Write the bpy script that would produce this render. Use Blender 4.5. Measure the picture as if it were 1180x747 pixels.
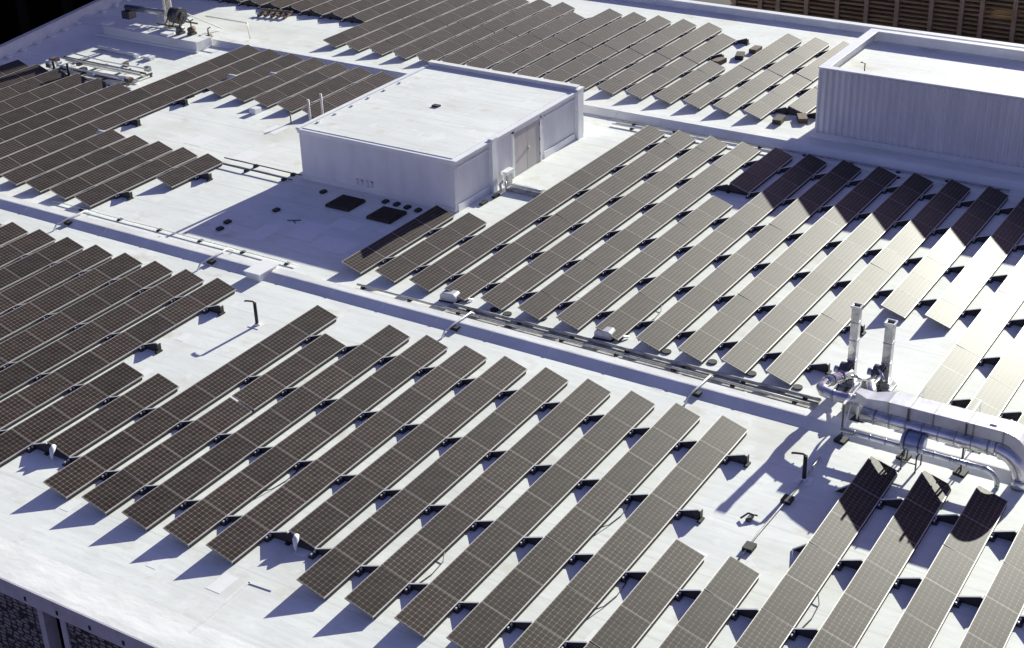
import bpy, bmesh, math, random
from mathutils import Vector, Matrix
random.seed(7)
for o in list(bpy.data.objects): bpy.data.objects.remove(o)
scn = bpy.context.scene
COL = scn.collection
R = math.radians

# ---------------------------------------------------------------- camera, sky, sun, exposure
CAM_Z = 25.0
M = ((0.5299037289636641, -0.847649806547761, -0.026302917897961568),
     (-0.40243810907076205, -0.2240391518508048, -0.8876091633176856),
     (0.7464888521591955, 0.48093270204625865, -0.45984576730087623))
cd = bpy.data.cameras.new('camera'); cam = bpy.data.objects.new('camera', cd); COL.objects.link(cam)
rx, dy, fw = (Vector(v) for v in M)
rot = Matrix((rx, -dy, -fw)).transposed()
cam.matrix_world = Matrix.Translation((0, 0, CAM_Z)) @ rot.to_4x4()
cd.sensor_width = 36.0; cd.lens = 1725.5 / 1180 * 36.0
cd.clip_start = 0.5; cd.clip_end = 1500
scn.camera = cam
SUN_EL = 18.7; SUN_AZ = -3.9          # azimuth measured from +x, counter-clockwise
sl = bpy.data.lights.new('sun', 'SUN'); so = bpy.data.objects.new('sun', sl); COL.objects.link(so)
sdir = Vector((math.cos(R(SUN_EL))*math.cos(R(SUN_AZ)), math.cos(R(SUN_EL))*math.sin(R(SUN_AZ)), math.sin(R(SUN_EL))))
so.rotation_euler = sdir.to_track_quat('Z', 'Y').to_euler(); so.location = (60, 0, 40)
sl.energy = 5.0; sl.angle = R(0.5); sl.color = (0.99, 0.995, 0.868)
w = bpy.data.worlds.new('World'); scn.world = w; w.use_nodes = True
wn = w.node_tree.nodes; wl = w.node_tree.links
bg = wn['Background']; sky = wn.new('ShaderNodeTexSky'); sky.sky_type = 'NISHITA'; sky.sun_disc = False
sky.sun_elevation = R(SUN_EL); sky.sun_rotation = R(90 - SUN_AZ)
sky.air_density = 1.0; sky.dust_density = 0.6; sky.ozone_density = 3.0
tint = wn.new('ShaderNodeMix'); tint.data_type = 'RGBA'; tint.blend_type = 'MULTIPLY'; tint.inputs['Factor'].default_value = 1
tint.inputs['B'].default_value = (1.20, .82, 1.08, 1)
wl.new(sky.outputs[0], tint.inputs['A']); wl.new(tint.outputs['Result'], bg.inputs[0]); bg.inputs[1].default_value = 0.064
scn.view_settings.view_transform = 'Standard'; scn.view_settings.look = 'None'
scn.view_settings.exposure = 0.84; scn.view_settings.gamma = 1.0

# ---------------------------------------------------------------- materials
def mat(name, col, rough=0.7, metal=0.0, spec=0.5, noise=0.0, nscale=3.0, bump=0.0, bscale=20.0, col2=None, stretch=(1, 1, 1)):
    m = bpy.data.materials.new(name); m.use_nodes = True
    n = m.node_tree.nodes; l = m.node_tree.links; b = n['Principled BSDF']
    b.inputs['Base Color'].default_value = (*col, 1); b.inputs['Roughness'].default_value = rough
    b.inputs['Metallic'].default_value = metal; b.inputs['Specular IOR Level'].default_value = spec
    tc = n.new('ShaderNodeTexCoord'); mp = n.new('ShaderNodeMapping'); mp.inputs['Scale'].default_value = stretch
    l.new(tc.outputs['Object'], mp.inputs[0])
    if noise or col2:
        t = n.new('ShaderNodeTexNoise'); t.inputs['Scale'].default_value = nscale; t.inputs['Detail'].default_value = 6
        l.new(mp.outputs[0], t.inputs['Vector'])
        mx = n.new('ShaderNodeMix'); mx.data_type = 'RGBA'
        c2 = col2 or tuple(c*(1-noise) for c in col)
        mx.inputs['A'].default_value = (*col, 1); mx.inputs['B'].default_value = (*c2, 1)
        rp = n.new('ShaderNodeMapRange'); rp.inputs['From Min'].default_value = 0.38; rp.inputs['From Max'].default_value = 0.68
        l.new(t.outputs[0], rp.inputs[0]); l.new(rp.outputs[0], mx.inputs['Factor']); l.new(mx.outputs['Result'], b.inputs['Base Color'])
    if bump:
        t2 = n.new('ShaderNodeTexNoise'); t2.inputs['Scale'].default_value = bscale; t2.inputs['Detail'].default_value = 4
        l.new(mp.outputs[0], t2.inputs['Vector'])
        bp = n.new('ShaderNodeBump'); bp.inputs['Strength'].default_value = bump; bp.inputs['Distance'].default_value = 0.05
        l.new(t2.outputs[0], bp.inputs['Height']); l.new(bp.outputs[0], b.inputs['Normal'])
    return m

def roof_mat():
    m = bpy.data.materials.new('white_membrane'); m.use_nodes = True
    n = m.node_tree.nodes; l = m.node_tree.links; b = n['Principled BSDF']
    tc = n.new('ShaderNodeTexCoord')
    def noise(scale, st, det=6, rgh=0.55):
        mp = n.new('ShaderNodeMapping'); mp.inputs['Scale'].default_value = st; l.new(tc.outputs['Object'], mp.inputs[0])
        t = n.new('ShaderNodeTexNoise'); t.inputs['Scale'].default_value = scale; t.inputs['Detail'].default_value = det; t.inputs['Roughness'].default_value = rgh
        l.new(mp.outputs[0], t.inputs['Vector']); return t.outputs[0]
    def rng(v, a, b_, c, d):
        r = n.new('ShaderNodeMapRange'); l.new(v, r.inputs[0])
        for i, x in enumerate((a, b_, c, d)): r.inputs[i+1].default_value = x
        return r.outputs[0]
    def mixc(f, A, B):
        x = n.new('ShaderNodeMix'); x.data_type = 'RGBA'; l.new(f, x.inputs['Factor'])
        for nm, v in (('A', A), ('B', B)):
            if isinstance(v, tuple): x.inputs[nm].default_value = (*v, 1)
            else: l.new(v, x.inputs[nm])
        return x.outputs['Result']
    c = mixc(rng(noise(0.55, (1, .35, 1)), .35, .7, 0, 1), (.78, .80, .755), (.68, .695, .665))
    c = mixc(rng(noise(2.6, (1.6, .22, 1), 8, .65), .48, .75, 0, .7), c, (.60, .60, .565))      # streaks along the sheets
    c = mixc(rng(noise(0.22, (1, 1, 1), 4), .55, .72, 0, .6), c, (.59, .575, .50))               # old ponding
    c = mixc(rng(noise(0.9, (1, .8, 1), 6), .60, .76, 0, .65), c, (.54, .47, .35))                 # rusty stains
    c = mixc(rng(noise(1.1, (.9, 1, 1), 3), .62, .66, 0, .30), c, (.88, .88, .86))
    c = mixc(rng(noise(7.0, (1.3, .5, 1), 8, .7), .58, .80, 0, .7), c, (.42, .40, .36))                # fresher patches
    # welded seams every 3 m
    sep = n.new('ShaderNodeSeparateXYZ'); l.new(tc.outputs['Object'], sep.inputs[0])
    def line(out, per, wd):
        a = n.new('ShaderNodeMath'); a.operation = 'PINGPONG'; a.inputs[1].default_value = per/2; l.new(out, a.inputs[0])
        g = n.new('ShaderNodeMath'); g.operation = 'LESS_THAN'; g.inputs[1].default_value = wd; l.new(a.outputs[0], g.inputs[0]); return g.outputs[0]
    sx = line(sep.outputs[0], 3.05, .035)
    sm = n.new('ShaderNodeMath'); sm.operation = 'MULTIPLY'; sm.inputs[1].default_value = .42; l.new(sx, sm.inputs[0])
    c = mixc(sm.outputs[0], c, (.55, .55, .53))
    l.new(c, b.inputs['Base Color']); b.inputs['Roughness'].default_value = .62; b.inputs['Specular IOR Level'].default_value = .25
    bp = n.new('ShaderNodeBump'); bp.inputs['Strength'].default_value = .2; bp.inputs['Distance'].default_value = .03
    l.new(noise(2.2, (1.6, .4, 1), 5), bp.inputs['Height']); l.new(bp.outputs[0], b.inputs['Normal'])
    return m

SHW, SHR = .25, .3
def panel_mat():
    m = bpy.data.materials.new('solar_cells'); m.use_nodes = True
    n = m.node_tree.nodes; l = m.node_tree.links; b = n['Principled BSDF']
    uv = n.new('ShaderNodeUVMap'); sep = n.new('ShaderNodeSeparateXYZ'); l.new(uv.outputs[0], sep.inputs[0])
    def M2(op, a, bb=None):
        x = n.new('ShaderNodeMath'); x.operation = op
        for i, v in enumerate((a, bb)):
            if v is None: continue
            if isinstance(v, (int, float)): x.inputs[i].default_value = v
            else: l.new(v, x.inputs[i])
        return x.outputs[0]
    def cell(out, cnt):
        s = M2('MULTIPLY', out, cnt); f = M2('FRACT', s)
        e = M2('ABSOLUTE', M2('SUBTRACT', f, .5))            # .5 at the joint, 0 in the middle
        return e, M2('FLOOR', s)
    ex, fx = cell(sep.outputs[0], 10); ey, fy = cell(sep.outputs[1], 6)
    def sm(v, lo, hi):
        r = n.new('ShaderNodeMapRange'); r.interpolation_type = 'SMOOTHSTEP'; l.new(v, r.inputs[0]); r.inputs[1].default_value = lo; r.inputs[2].default_value = hi
        return r.outputs[0]
    line = M2('MAXIMUM', sm(ex, .42, .485), sm(ey, .42, .485))
    corner = M2('GREATER_THAN', M2('ADD', ex, ey), .80)
    g = M2('MINIMUM', M2('ADD', M2('MULTIPLY', line, .6), M2('MULTIPLY', corner, .6)), 1)
    # per cell tint
    cb = n.new('ShaderNodeCombineXYZ'); l.new(fx, cb.inputs[0]); l.new(fy, cb.inputs[1])
    oi = n.new('ShaderNodeObjectInfo'); l.new(oi.outputs['Random'], cb.inputs[2])
    wn_ = n.new('ShaderNodeTexWhiteNoise'); l.new(cb.outputs[0], wn_.inputs['Vector'])
    cellc = n.new('ShaderNodeMix'); cellc.data_type = 'RGBA'; l.new(wn_.outputs[0], cellc.inputs['Factor'])
    cellc.inputs['A'].default_value = (.0145, .0082, .0058, 1); cellc.inputs['B'].default_value = (.026, .0160, .0115, 1)
    mx = n.new('ShaderNodeMix'); mx.data_type = 'RGBA'; l.new(g, mx.inputs['Factor']); l.new(cellc.outputs['Result'], mx.inputs['A'])
    mx.inputs['B'].default_value = (.205, .168, .145, 1)
    # per module dust
    br = n.new('ShaderNodeMapRange'); l.new(oi.outputs['Random'], br.inputs[0]); br.inputs[3].default_value = .60; br.inputs[4].default_value = 1.0
    tc = n.new('ShaderNodeTexCoord'); t = n.new('ShaderNodeTexNoise'); t.inputs['Scale'].default_value = 1.3; t.inputs['Detail'].default_value = 5
    va = n.new('ShaderNodeVectorMath'); va.operation = 'ADD'; l.new(tc.outputs['Object'], va.inputs[0]); l.new(cb.outputs[0], va.inputs[1])
    l.new(tc.outputs['Object'], t.inputs['Vector'])
    du = M2('MULTIPLY', M2('SUBTRACT', t.outputs[0], .35), .05)
    ml = n.new('ShaderNodeVectorMath'); ml.operation = 'SCALE'; l.new(mx.outputs['Result'], ml.inputs[0]); l.new(br.outputs[0], ml.inputs['Scale'])
    ad = n.new('ShaderNodeVectorMath'); ad.operation = 'ADD'; l.new(ml.outputs[0], ad.inputs[0])
    cc = n.new('ShaderNodeCombineXYZ'); l.new(M2('MAXIMUM', du, 0), cc.inputs[0]); l.new(M2('MAXIMUM', M2('MULTIPLY', du, .95), 0), cc.inputs[1]); l.new(M2('MAXIMUM', M2('MULTIPLY', du, .88), 0), cc.inputs[2])
    l.new(cc.outputs[0], ad.inputs[1])
    l.new(ad.outputs[0], b.inputs['Base Color'])
    b.inputs['Roughness'].default_value = .50; b.inputs['Specular IOR Level'].default_value = .115
    b.inputs['Sheen Weight'].default_value = SHW; b.inputs['Sheen Roughness'].default_value = SHR; b.inputs['Sheen Tint'].default_value = (1, .92, .89, 1)
    b.inputs['Coat Weight'].default_value = .055; b.inputs['Coat Roughness'].default_value = .19
    return m

def corr_mat():
    m = mat('grey_corrugated_sheet', (.62, .62, .64), .5, 0, .4, noise=.12, nscale=1.3, stretch=(1, 1, .3))
    return m
def facade_mat():
    m = bpy.data.materials.new('scalloped_stone_facade'); m.use_nodes = True
    n = m.node_tree.nodes; l = m.node_tree.links; b = n['Principled BSDF']
    tc = n.new('ShaderNodeTexCoord'); mp = n.new('ShaderNodeMapping'); mp.inputs['Scale'].default_value = (1, 2.2, 5.0); l.new(tc.outputs['Object'], mp.inputs[0])
    v = n.new('ShaderNodeTexVoronoi'); v.feature = 'DISTANCE_TO_EDGE'; v.inputs['Scale'].default_value = 1.6; v.inputs['Randomness'].default_value = .45
    l.new(mp.outputs[0], v.inputs['Vector'])
    r = n.new('ShaderNodeMapRange'); l.new(v.outputs['Distance'], r.inputs[0]); r.inputs[1].default_value = .05; r.inputs[2].default_value = .16
    mx = n.new('ShaderNodeMix'); mx.data_type = 'RGBA'; l.new(r.outputs[0], mx.inputs['Factor'])
    mx.inputs['A'].default_value = (.02, .016, .018, 1); mx.inputs['B'].default_value = (.24, .215, .21, 1)
    l.new(mx.outputs['Result'], b.inputs['Base Color']); b.inputs['Roughness'].default_value = .85
    bp = n.new('ShaderNodeBump'); bp.inputs['Strength'].default_value = .8; bp.inputs['Distance'].default_value = .08
    l.new(r.outputs[0], bp.inputs['Height']); l.new(bp.outputs[0], b.inputs['Normal'])
    return m

MT = dict(
 roof=roof_mat(), cells=panel_mat(), corr=corr_mat(), facade=facade_mat(),
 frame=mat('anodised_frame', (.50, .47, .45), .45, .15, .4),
 frameside=mat('dark_side_frame', (.27, .245, .23), .5, .15, .4),  # darker tone for the short side bars of the frame
 back=mat('panel_backsheet', (.35, .35, .35), .7),
 fin=mat('black_support_plastic', (.045, .042, .042), .55, 0, .4, noise=.4, nscale=4),
 flange=mat('galvanised_flange', (.72, .72, .70), .4, .3),
 white=mat('white_painted_wall', (.74, .74, .745), .6, 0, .3, noise=.11, nscale=1.6, bump=.1, bscale=3, stretch=(1, 1, .35)),
 trim=mat('white_metal_trim', (.78, .79, .79), .45, 0, .4, noise=.07, nscale=1.5),
 curb=mat('membrane_curb', (.78, .78, .75), .6, 0, .3, noise=.14, nscale=1.2, bump=.3, bscale=3, stretch=(1, .5, 1)),
 door=mat('beige_door_paint', (.50, .465, .455), .55, 0, .4, noise=.15, nscale=1.2, stretch=(1, 1, .4)),
 dark=mat('dark_recess', (.015, .015, .017), .8),
 duct=mat('galvanised_duct', (.70, .71, .71), .38, .42, .5, noise=.18, nscale=2.5, bump=.12, bscale=5),
 pipe=mat('galvanised_pipe', (.66, .67, .69), .27, .85, .5, noise=.35, nscale=3, bump=.25, bscale=6),
 ductd=mat('dull_steel', (.42, .43, .45), .4, .8, .5, noise=.3, nscale=3),
 steel=mat('dark_steel', (.10, .10, .105), .5, .6),
 black=mat('black_rubber', (.018, .018, .02), .7),
 conduit=mat('grey_conduit', (.42, .42, .40), .5, .3, noise=.3, nscale=4),
 grime=mat('grimy_walkway_sheet', (.50, .49, .44), .8, noise=.5, nscale=3, bump=.3, bscale=8),
 grate=mat('rusty_brown_grating', (.055, .042, .03), .8, noise=.5, nscale=6, bump=.4, bscale=25),
 patch=mat('new_white_patch', (.80, .80, .785), .6, noise=.04, nscale=4),
 cream=mat('cream_pipe', (.72, .69, .60), .5, noise=.12, nscale=3),
 rust=mat('rusty_metal', (.16, .10, .07), .8, noise=.6, nscale=5),
 fascia=mat('fascia_metal', (.55, .53, .57), .5, .1, noise=.2, nscale=1.5),
 brown=mat('brown_louvre', (.27, .18, .10), .55, 0, .4, noise=.4, nscale=1.1, stretch=(1, .4, 2)),
 brownp=mat('brown_louvre_post', (.30, .205, .14), .6, noise=.3, nscale=2),
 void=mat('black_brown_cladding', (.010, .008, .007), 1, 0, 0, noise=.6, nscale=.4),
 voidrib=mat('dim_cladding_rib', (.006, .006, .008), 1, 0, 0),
 ground=mat('street_asphalt', (.07, .06, .05), .9, noise=.5, nscale=.15, bump=.2, bscale=6),
 tank=mat('light_grey_plastic', (.5, .5, .52), .45, noise=.2, nscale=3),
 blue=mat('blue_grey_paint', (.30, .34, .50), .3, .4, noise=.2, nscale=2),
)
lamp_m = bpy.data.materials.new('lit_lamp'); lamp_m.use_nodes = True
lb = lamp_m.node_tree.nodes['Principled BSDF']; lb.inputs['Emission Color'].default_value = (1, .72, .35, 1); lb.inputs['Emission Strength'].default_value = .9

# ---------------------------------------------------------------- helpers
class MB:
    def __init__(s): s.v = []; s.f = []; s.mi = []; s.uv = {}; s.sm = set()
    def quad(s, pts, mi=0):
        i = len(s.v); s.v += [tuple(p) for p in pts]; s.f.append(tuple(range(i, i+len(pts)))); s.mi.append(mi); return s
    def box(s, x0, x1, y0, y1, z0, z1, mi=0, T=None):
        c = [Vector(p) for p in ((x0,y0,z0),(x1,y0,z0),(x1,y1,z0),(x0,y1,z0),(x0,y0,z1),(x1,y0,z1),(x1,y1,z1),(x0,y1,z1))]
        if T: c = [T @ p for p in c]
        i = len(s.v); s.v += [tuple(p) for p in c]
        for f in ((3,2,1,0),(4,5,6,7),(0,1,5,4),(1,2,6,5),(2,3,7,6),(3,0,4,7)): s.f.append(tuple(i+k for k in f)); s.mi.append(mi)
        return s
    def bar(s, a, b, wd, ht=None, mi=0):
        a = Vector(a); b = Vector(b); ht = ht or wd; d = b-a; L = d.length
        T = Matrix.Translation(a) @ d.to_track_quat('X', 'Z').to_matrix().to_4x4()
        return s.box(0, L, -wd/2, wd/2, -ht/2, ht/2, mi, T)
    def prism(s, poly, ax, t0, t1, mi=0):     # polygon in the plane normal to ax, extruded t0..t1
        def P(p, t): return {'x': (t, p[0], p[1]), 'y': (p[0], t, p[1]), 'z': (p[0], p[1], t)}[ax]
        i = len(s.v); k = len(poly); s.v += [P(p, t0) for p in poly] + [P(p, t1) for p in poly]
        s.f.append(tuple(i+j for j in range(k))); s.f.append(tuple(i+k+j for j in reversed(range(k)))); s.mi += [mi, mi]
        for j in range(k):
            s.f.append((i+j, i+(j+1) % k, i+k+(j+1) % k, i+k+j)); s.mi.append(mi)
        return s
    def tube(s, pts, r, seg=14, mi=0, closed=True):
        pts = [Vector(p) for p in pts]; rs = r if isinstance(r, (list, tuple)) else [r]*len(pts)
        prev = None; base = len(s.v)
        for k, p in enumerate(pts):
            d = (pts[min(k+1, len(pts)-1)] - pts[max(k-1, 0)]).normalized()
            if prev is None: n1 = d.orthogonal().normalized()
            else: n1 = (prev - d*prev.dot(d)).normalized()
            prev = n1; n2 = d.cross(n1)
            for j in range(seg):
                a = 2*math.pi*j/seg; s.v.append(tuple(p + (n1*math.cos(a)+n2*math.sin(a))*rs[k]))
        for k in range(len(pts)-1):
            for j in range(seg):
                s.f.append((base+k*seg+j, base+k*seg+(j+1) % seg, base+(k+1)*seg+(j+1) % seg, base+(k+1)*seg+j)); s.mi.append(mi); s.sm.add(len(s.f)-1)
        if closed:
            s.f.append(tuple(base+j for j in reversed(range(seg)))); s.mi.append(mi)
            s.f.append(tuple(base+(len(pts)-1)*seg+j for j in range(seg))); s.mi.append(mi)
        return s
    def mesh(s, name, mats):
        me = bpy.data.meshes.new(name); me.from_pydata(s.v, [], s.f)
        for m in (mats if isinstance(mats, (list, tuple)) else [mats]): me.materials.append(m)
        for p, k in zip(me.polygons, s.mi): p.material_index = k
        bm = bmesh.new(); bm.from_mesh(me); bmesh.ops.recalc_face_normals(bm, faces=bm.faces[:]); bm.to_mesh(me); bm.free()
        for k in s.sm: me.polygons[k].use_smooth = True
        return me
    def build(s, name, mats, parent=None, loc=(0, 0, 0), **kw):
        return link(name, s.mesh(name, mats), parent, loc, **kw)
def link(name, me, parent=None, loc=(0, 0, 0), rot=None, label=None, cat=None, group=None, kind=None, bevel=0):
    o = bpy.data.objects.new(name, me); COL.objects.link(o); o.location = loc
    if rot: o.rotation_euler = rot
    if parent: o.parent = parent
    if label: o['label'] = label
    if cat: o['category'] = cat
    if group: o['group'] = group
    if kind: o['kind'] = kind
    if bevel:
        b = o.modifiers.new('bevel', 'BEVEL'); b.width = bevel; b.segments = 2; b.limit_method = 'ANGLE'
    return o
def thing(name, label, cat, loc=(0, 0, 0), rz=0.0, group=None):
    return link(name, None, None, loc, (0, 0, rz), label, cat, group)
def arc(c, r, a0, a1, u, v, n=8):
    c = Vector(c); u = Vector(u); v = Vector(v)
    return [c + u*math.cos(R(a0+(a1-a0)*k/n))*r + v*math.sin(R(a0+(a1-a0)*k/n))*r for k in range(n+1)]

# ---------------------------------------------------------------- ground, own building
GZ = -14.0
MB().quad([(-400, -600, GZ), (900, -600, GZ), (900, 900, GZ), (-400, 900, GZ)]).build('ground', MT['ground'], kind='structure')

bld = thing('office_building', 'long low building whose white flat roof carries the solar panels', 'building', (20.7, 20, GZ))
def B(mb, name, m, parent=bld, **kw):
    o = mb.build(name, m, None, **kw); o.parent = parent
    o.matrix_parent_inverse = Matrix.Translation(-Vector(parent.location)); return o
X0, X1 = 20.7, 81.4
rim = [(X0, -30), (X1, -30), (X1, 75.4), (64, 71.4), (54.5, 69.2), (45, 67.0), (X0, 62)]
s = MB(); s.quad([(x, y, 0) for x, y in rim]); roof = B(s, 'roof_membrane', MT['roof'])
# front wall with openings, fascia
s = MB()
for y0, y1, z0, z1 in ((-30, 62, -3.2, -.55), (-30, 62, GZ, -9)):
    pass
fy = [(-30, 28.55), (29.35, 62)]
for a, b in fy: s.box(20.95, 21.25, a, b, GZ, -.55)
B(s, 'front_wall', MT['facade'])
s = MB(); s.box(21.6, 21.7, 28.5, 29.4, GZ, -.55); B(s, 'dark_opening', MT['dark'])
for a in (28.45, 29.35):
    s = MB(); s.box(20.90, 21.3, a-.10, a+.12, GZ, -.551); B(s, 'pilaster', MT['fascia'])
s = MB(); s.box(20.60, 20.66, -30, 62, -.10, .06); s.box(20.66, 20.95, -30, 62, -.54, -.005)
for k in range(70): s.box(20.64, 20.662, -28+1.25*k, -27.93+1.25*k, -.42, -.28, 1)
B(s, 'fascia', [MT['fascia'], MT['dark']])
s = MB(); s.prism([(20.665, .003), (20.665, .045), (20.9, .045), (22.0, .004)], 'y', -30, 62); B(s, 'edge_cant', MT['curb'])
# side and back walls
s = MB()
pts = rim
for k in range(len(pts)-1):
    (ax, ay), (bx, by) = pts[k], pts[k+1]
    s.quad([(ax, ay, -.02), (bx, by, -.02), (bx, by, GZ), (ax, ay, GZ)])
B(s, 'outer_wall', MT['fascia'])
# left parapet (slightly skewed), with batten marks
s = MB(); P = [(45, 66.75), (54.5, 68.95), (64, 71.15), (81.3, 75.2)]
for (ax, ay), (bx, by) in zip(P, P[1:]): s.bar((ax, ay, .33), (bx, by, .33), .18, .66)
s2 = MB()
for (ax, ay), (bx, by) in zip(P, P[1:]): s2.bar((ax, ay+.0, .69), (bx, by+.0, .69), .34, .06)
B(s, 'parapet', MT['curb']); B(s2, 'parapet_cap', MT['flange'])
s = MB()
for k in range(14):
    x = 50.5+k*1.35; y = 66.75+(x-45)*.2316-.22; s.box(x-.16, x+.16, y-.28, y+.05, .003, .14)
B(s, 'parapet_patch', MT['patch'])
# far parapet
s = MB(); s.prism([(80.85, .002), (80.98, .30), (80.98, .345), (81.3, .345), (81.3, .002)], 'y', -30, 50)
for k in range(60): s.prism([(80.80, .004), (80.95, .32), (80.99, .32), (80.9, .004)], 'y', -29+k*1.32, -28.93+k*1.32)
B(s, 'parapet', MT['curb'])
s = MB(); s.box(80.92, 81.4, -30, 50, .347, .39); B(s, 'parapet_cap', MT['trim'])
# expansion curbs
s = MB(); s.prism([(39.0, .002), (39.46, .172), (39.52, .18), (39.90, .18), (40.02, .003)], 'y', -30, 64)
for k in range(40): s.prism([(38.97, .003), (39.45, .182), (39.52, .19), (39.92, .19), (39.92, .1)], 'y', -29+k*2.4, -28.9+k*2.4)
B(s, 'expansion_curb', MT['curb'])
s = MB(); s.prism([(61.72, .002), (62.0, .25), (62.05, .27), (62.5, .27), (62.65, .003)], 'y', -30, 70.8)
for k in range(41): s.prism([(61.69, .003), (61.98, .26), (62.05, .28), (62.52, .28), (62.52, .1)], 'y', -29+k*2.4, -28.9+k*2.4)
B(s, 'expansion_curb', MT['curb'])
# patches on the membrane
s = MB()
for x, y, a, b in ((49.6, 49.5, 1.3, 1.1), (49.1, 46.1, 1.3, 1.0), (52.5, 47.3, 1.1, .8), (31, 14.3, .9, .7), (33.8, 26, 1, .8), (26.2, 23.9, 1.1, .4), (23.6, 24.9, .8, .5), (43.6, 38.0, 1.6, 1.2), (43.0, 36.2, 1.2, 1.8), (44.9, 37.0, .9, 1.3), (42.6, 39.6, 1.5, .9), (45.3, 35.0, .8, 1.0)):
    B(MB().box(x-a/2, x+a/2, y-b/2, y+b/2, .001, .006), 'membrane_patch', MT['patch'])
for k in range(34):
    x = random.uniform(22, 60); y = random.uniform(2, 60); B(MB().box(x-.3, x+.3, y-.18, y+.18, .001, .005), 'membrane_patch', MT['patch'])
s = MB(); s.bar((21.35, 24.2, .012), (24.0, 24.3, .012), .10, .02); s.bar((24.0, 24.3, .012), (24.05, 23.5, .012), .10, .02)
B(s, 'membrane_seam', MT['curb'])

# ---------------------------------------------------------------- solar panel rows
AF = dict(front=((24.4343, 7.3057), (1.6794, .0248), (-.0117, 1.6233)),
          right=((24.9186, 7.6096), (1.6203, -.012), (-.0014, 1.6192)),
          far=((25.7365, 7.6789), (1.6182, -.0109), (-.0045, 1.6225)),
          left=((21.8601, 7.0654), (1.7165, .0089), (.0716, 1.6281)))
ZL, DZ, DY = .155, .295, .915
TILT = math.atan2(DZ, DY); W = math.hypot(DZ, DY)
def module_meshes(L):
    g = MB(); a, b = .007, L-.007
    g.box(a+.006, b-.006, .006, W-.006, -.030, -.003, 1)
    me = g.mesh('solar_panel', [MT['cells'], MT['back']])
    uvl = me.uv_layers.new(name='UVMap')
    for p in me.polygons:
        if p.normal.z > .9: p.material_index = 0
        for li in p.loop_indices:
            v = me.vertices[me.loops[li].vertex_index].co
            uvl.data[li].uv = ((v.x-a-.03)/(b-a-.06), (v.y-.03)/(W-.06))
    f = MB(); t = .026; u = .009
    f.box(a, b, 0, t, -.055, 0); f.box(a, b, W-.014, W, -.046, 0)
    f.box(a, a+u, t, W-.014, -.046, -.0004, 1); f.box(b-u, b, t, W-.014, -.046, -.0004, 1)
    return me, f.mesh('frame', [MT['frame'], MT['frameside']])
MODS = {k: module_meshes(math.hypot(*v[1])) for k, v in AF.items()}
# support: black cross fin in the gap below the row plus the leg carrying the upper edge
f = MB()
f.prism([(.02, .0), (.02, .12), (-.05, .15), (-.60, .345), (-.66, .32), (-.68, .0)], 'x', -.018, .018, 0)
f.prism([(.02, .002), (.02, .09), (DY-.02, .39), (DY+.02, .36), (DY+.10, .002)], 'x', -.016, .016, 0)
f.bar((0, .0, .137), (0, -.60, .358), .06, .012, 1)
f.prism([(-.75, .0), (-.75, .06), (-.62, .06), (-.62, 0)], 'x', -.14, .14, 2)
f.prism([(-.675, .06), (-.675, .29), (-.655, .31), (-.635, .06)], 'x', -.018, .16, 0)
f.box(-.11, -.05, -.07, -.02, .06, .13, 1); f.box(-.24, -.18, -.06, -.01, .04, .11, 1); f.box(-.30, -.02, -.14, .03, .003, .05, 0)
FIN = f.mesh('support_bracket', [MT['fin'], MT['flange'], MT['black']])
f = MB(); f.prism([(-.9, .003), (-.9, .006), (-.3, .006), (-.3, .003)], 'x', -.3, .3)
f2 = MB(); f2.tube([(-.26, .50, .03), (-.22, .53, .2), (-.10, .60, .31), (.04, .66, .35)], [.02, .06, .10, .07], 10); CUP = f2.mesh('wind_cap', MT['trim'])
f3 = MB(); f3.bar((0, DY+.02, .36), (0, DY+.46, .02), .05, .03, 1); f3.prism([(DY+.02, .34), (DY+.44, .0), (DY+.05, .0)], 'x', -.01, .01, 0)
WING = f3.mesh('rear_wing', [MT['fin'], MT['flange']])

def row(field, k, i0, i1, label, group, skip=(), gap=(), cup=None, wings=()):
    o0, u, v = AF[field]; PXL = math.hypot(*u)
    x = o0[0]+u[0]*i0+v[0]*k; y = o0[1]+u[1]*i0+v[1]*k
    rz = math.atan2(u[1], u[0])
    r = thing('solar_panel_row', label, 'solar panels', (x, y, 0), rz, group)
    me, fr = MODS[field]
    for i in range(i0, i1):
        if i in skip: continue
        off = .06 if (gap and i >= gap[0]) else 0
        jit = random.uniform(-.002, .002)
        p = link('solar_panel', me, r, ((i-i0)*PXL + off*0.6, 0, ZL+.002*random.random()), (TILT+random.uniform(-.007, .007), jit, 0))
        q = link('frame', fr, p)
        if gap and i == gap[0]-1: p.scale = (.965, 1, 1)
    for i in range(i0, i1+1):
        if i % 2 == 1 and (i-1 not in skip or i not in skip):
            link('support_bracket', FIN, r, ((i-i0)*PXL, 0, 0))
    segs = [(i0, i1)] if not skip else [(i0, skip[0]), (skip[0]+1, i1)]
    for a_, b_ in segs: MB().box((a_-i0)*PXL+.1, (b_-i0)*PXL-.1, .012, .05, .02, ZL-.05).build('gap_shade_strip', MT['black'], r)  # black strip added to deepen the shaded gap under the low panel edge
    if cup is not None: link('wind_cap', CUP, r, ((cup-i0)*PXL, 0, 0))
    for i in wings: link('rear_wing', WING, r, ((i-i0)*PXL, 0, 0))
    return r
ORD = ['zeroth', 'first', 'second', 'third', 'fourth', 'fifth', 'sixth', 'seventh', 'eighth', 'ninth', 'tenth', 'eleventh', 'twelfth', 'thirteenth', 'fourteenth', 'fifteenth', 'sixteenth', 'seventeenth', 'eighteenth', 'nineteenth']
G1 = 'solar panel rows in front of the long curb'
row('front', 4, 0, 4, 'short dark panel row at bottom centre, left one of the two short rows', G1)
row('front', 3, 0, 4, 'short dark panel row at bottom centre, right one of the two short rows', G1)
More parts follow.
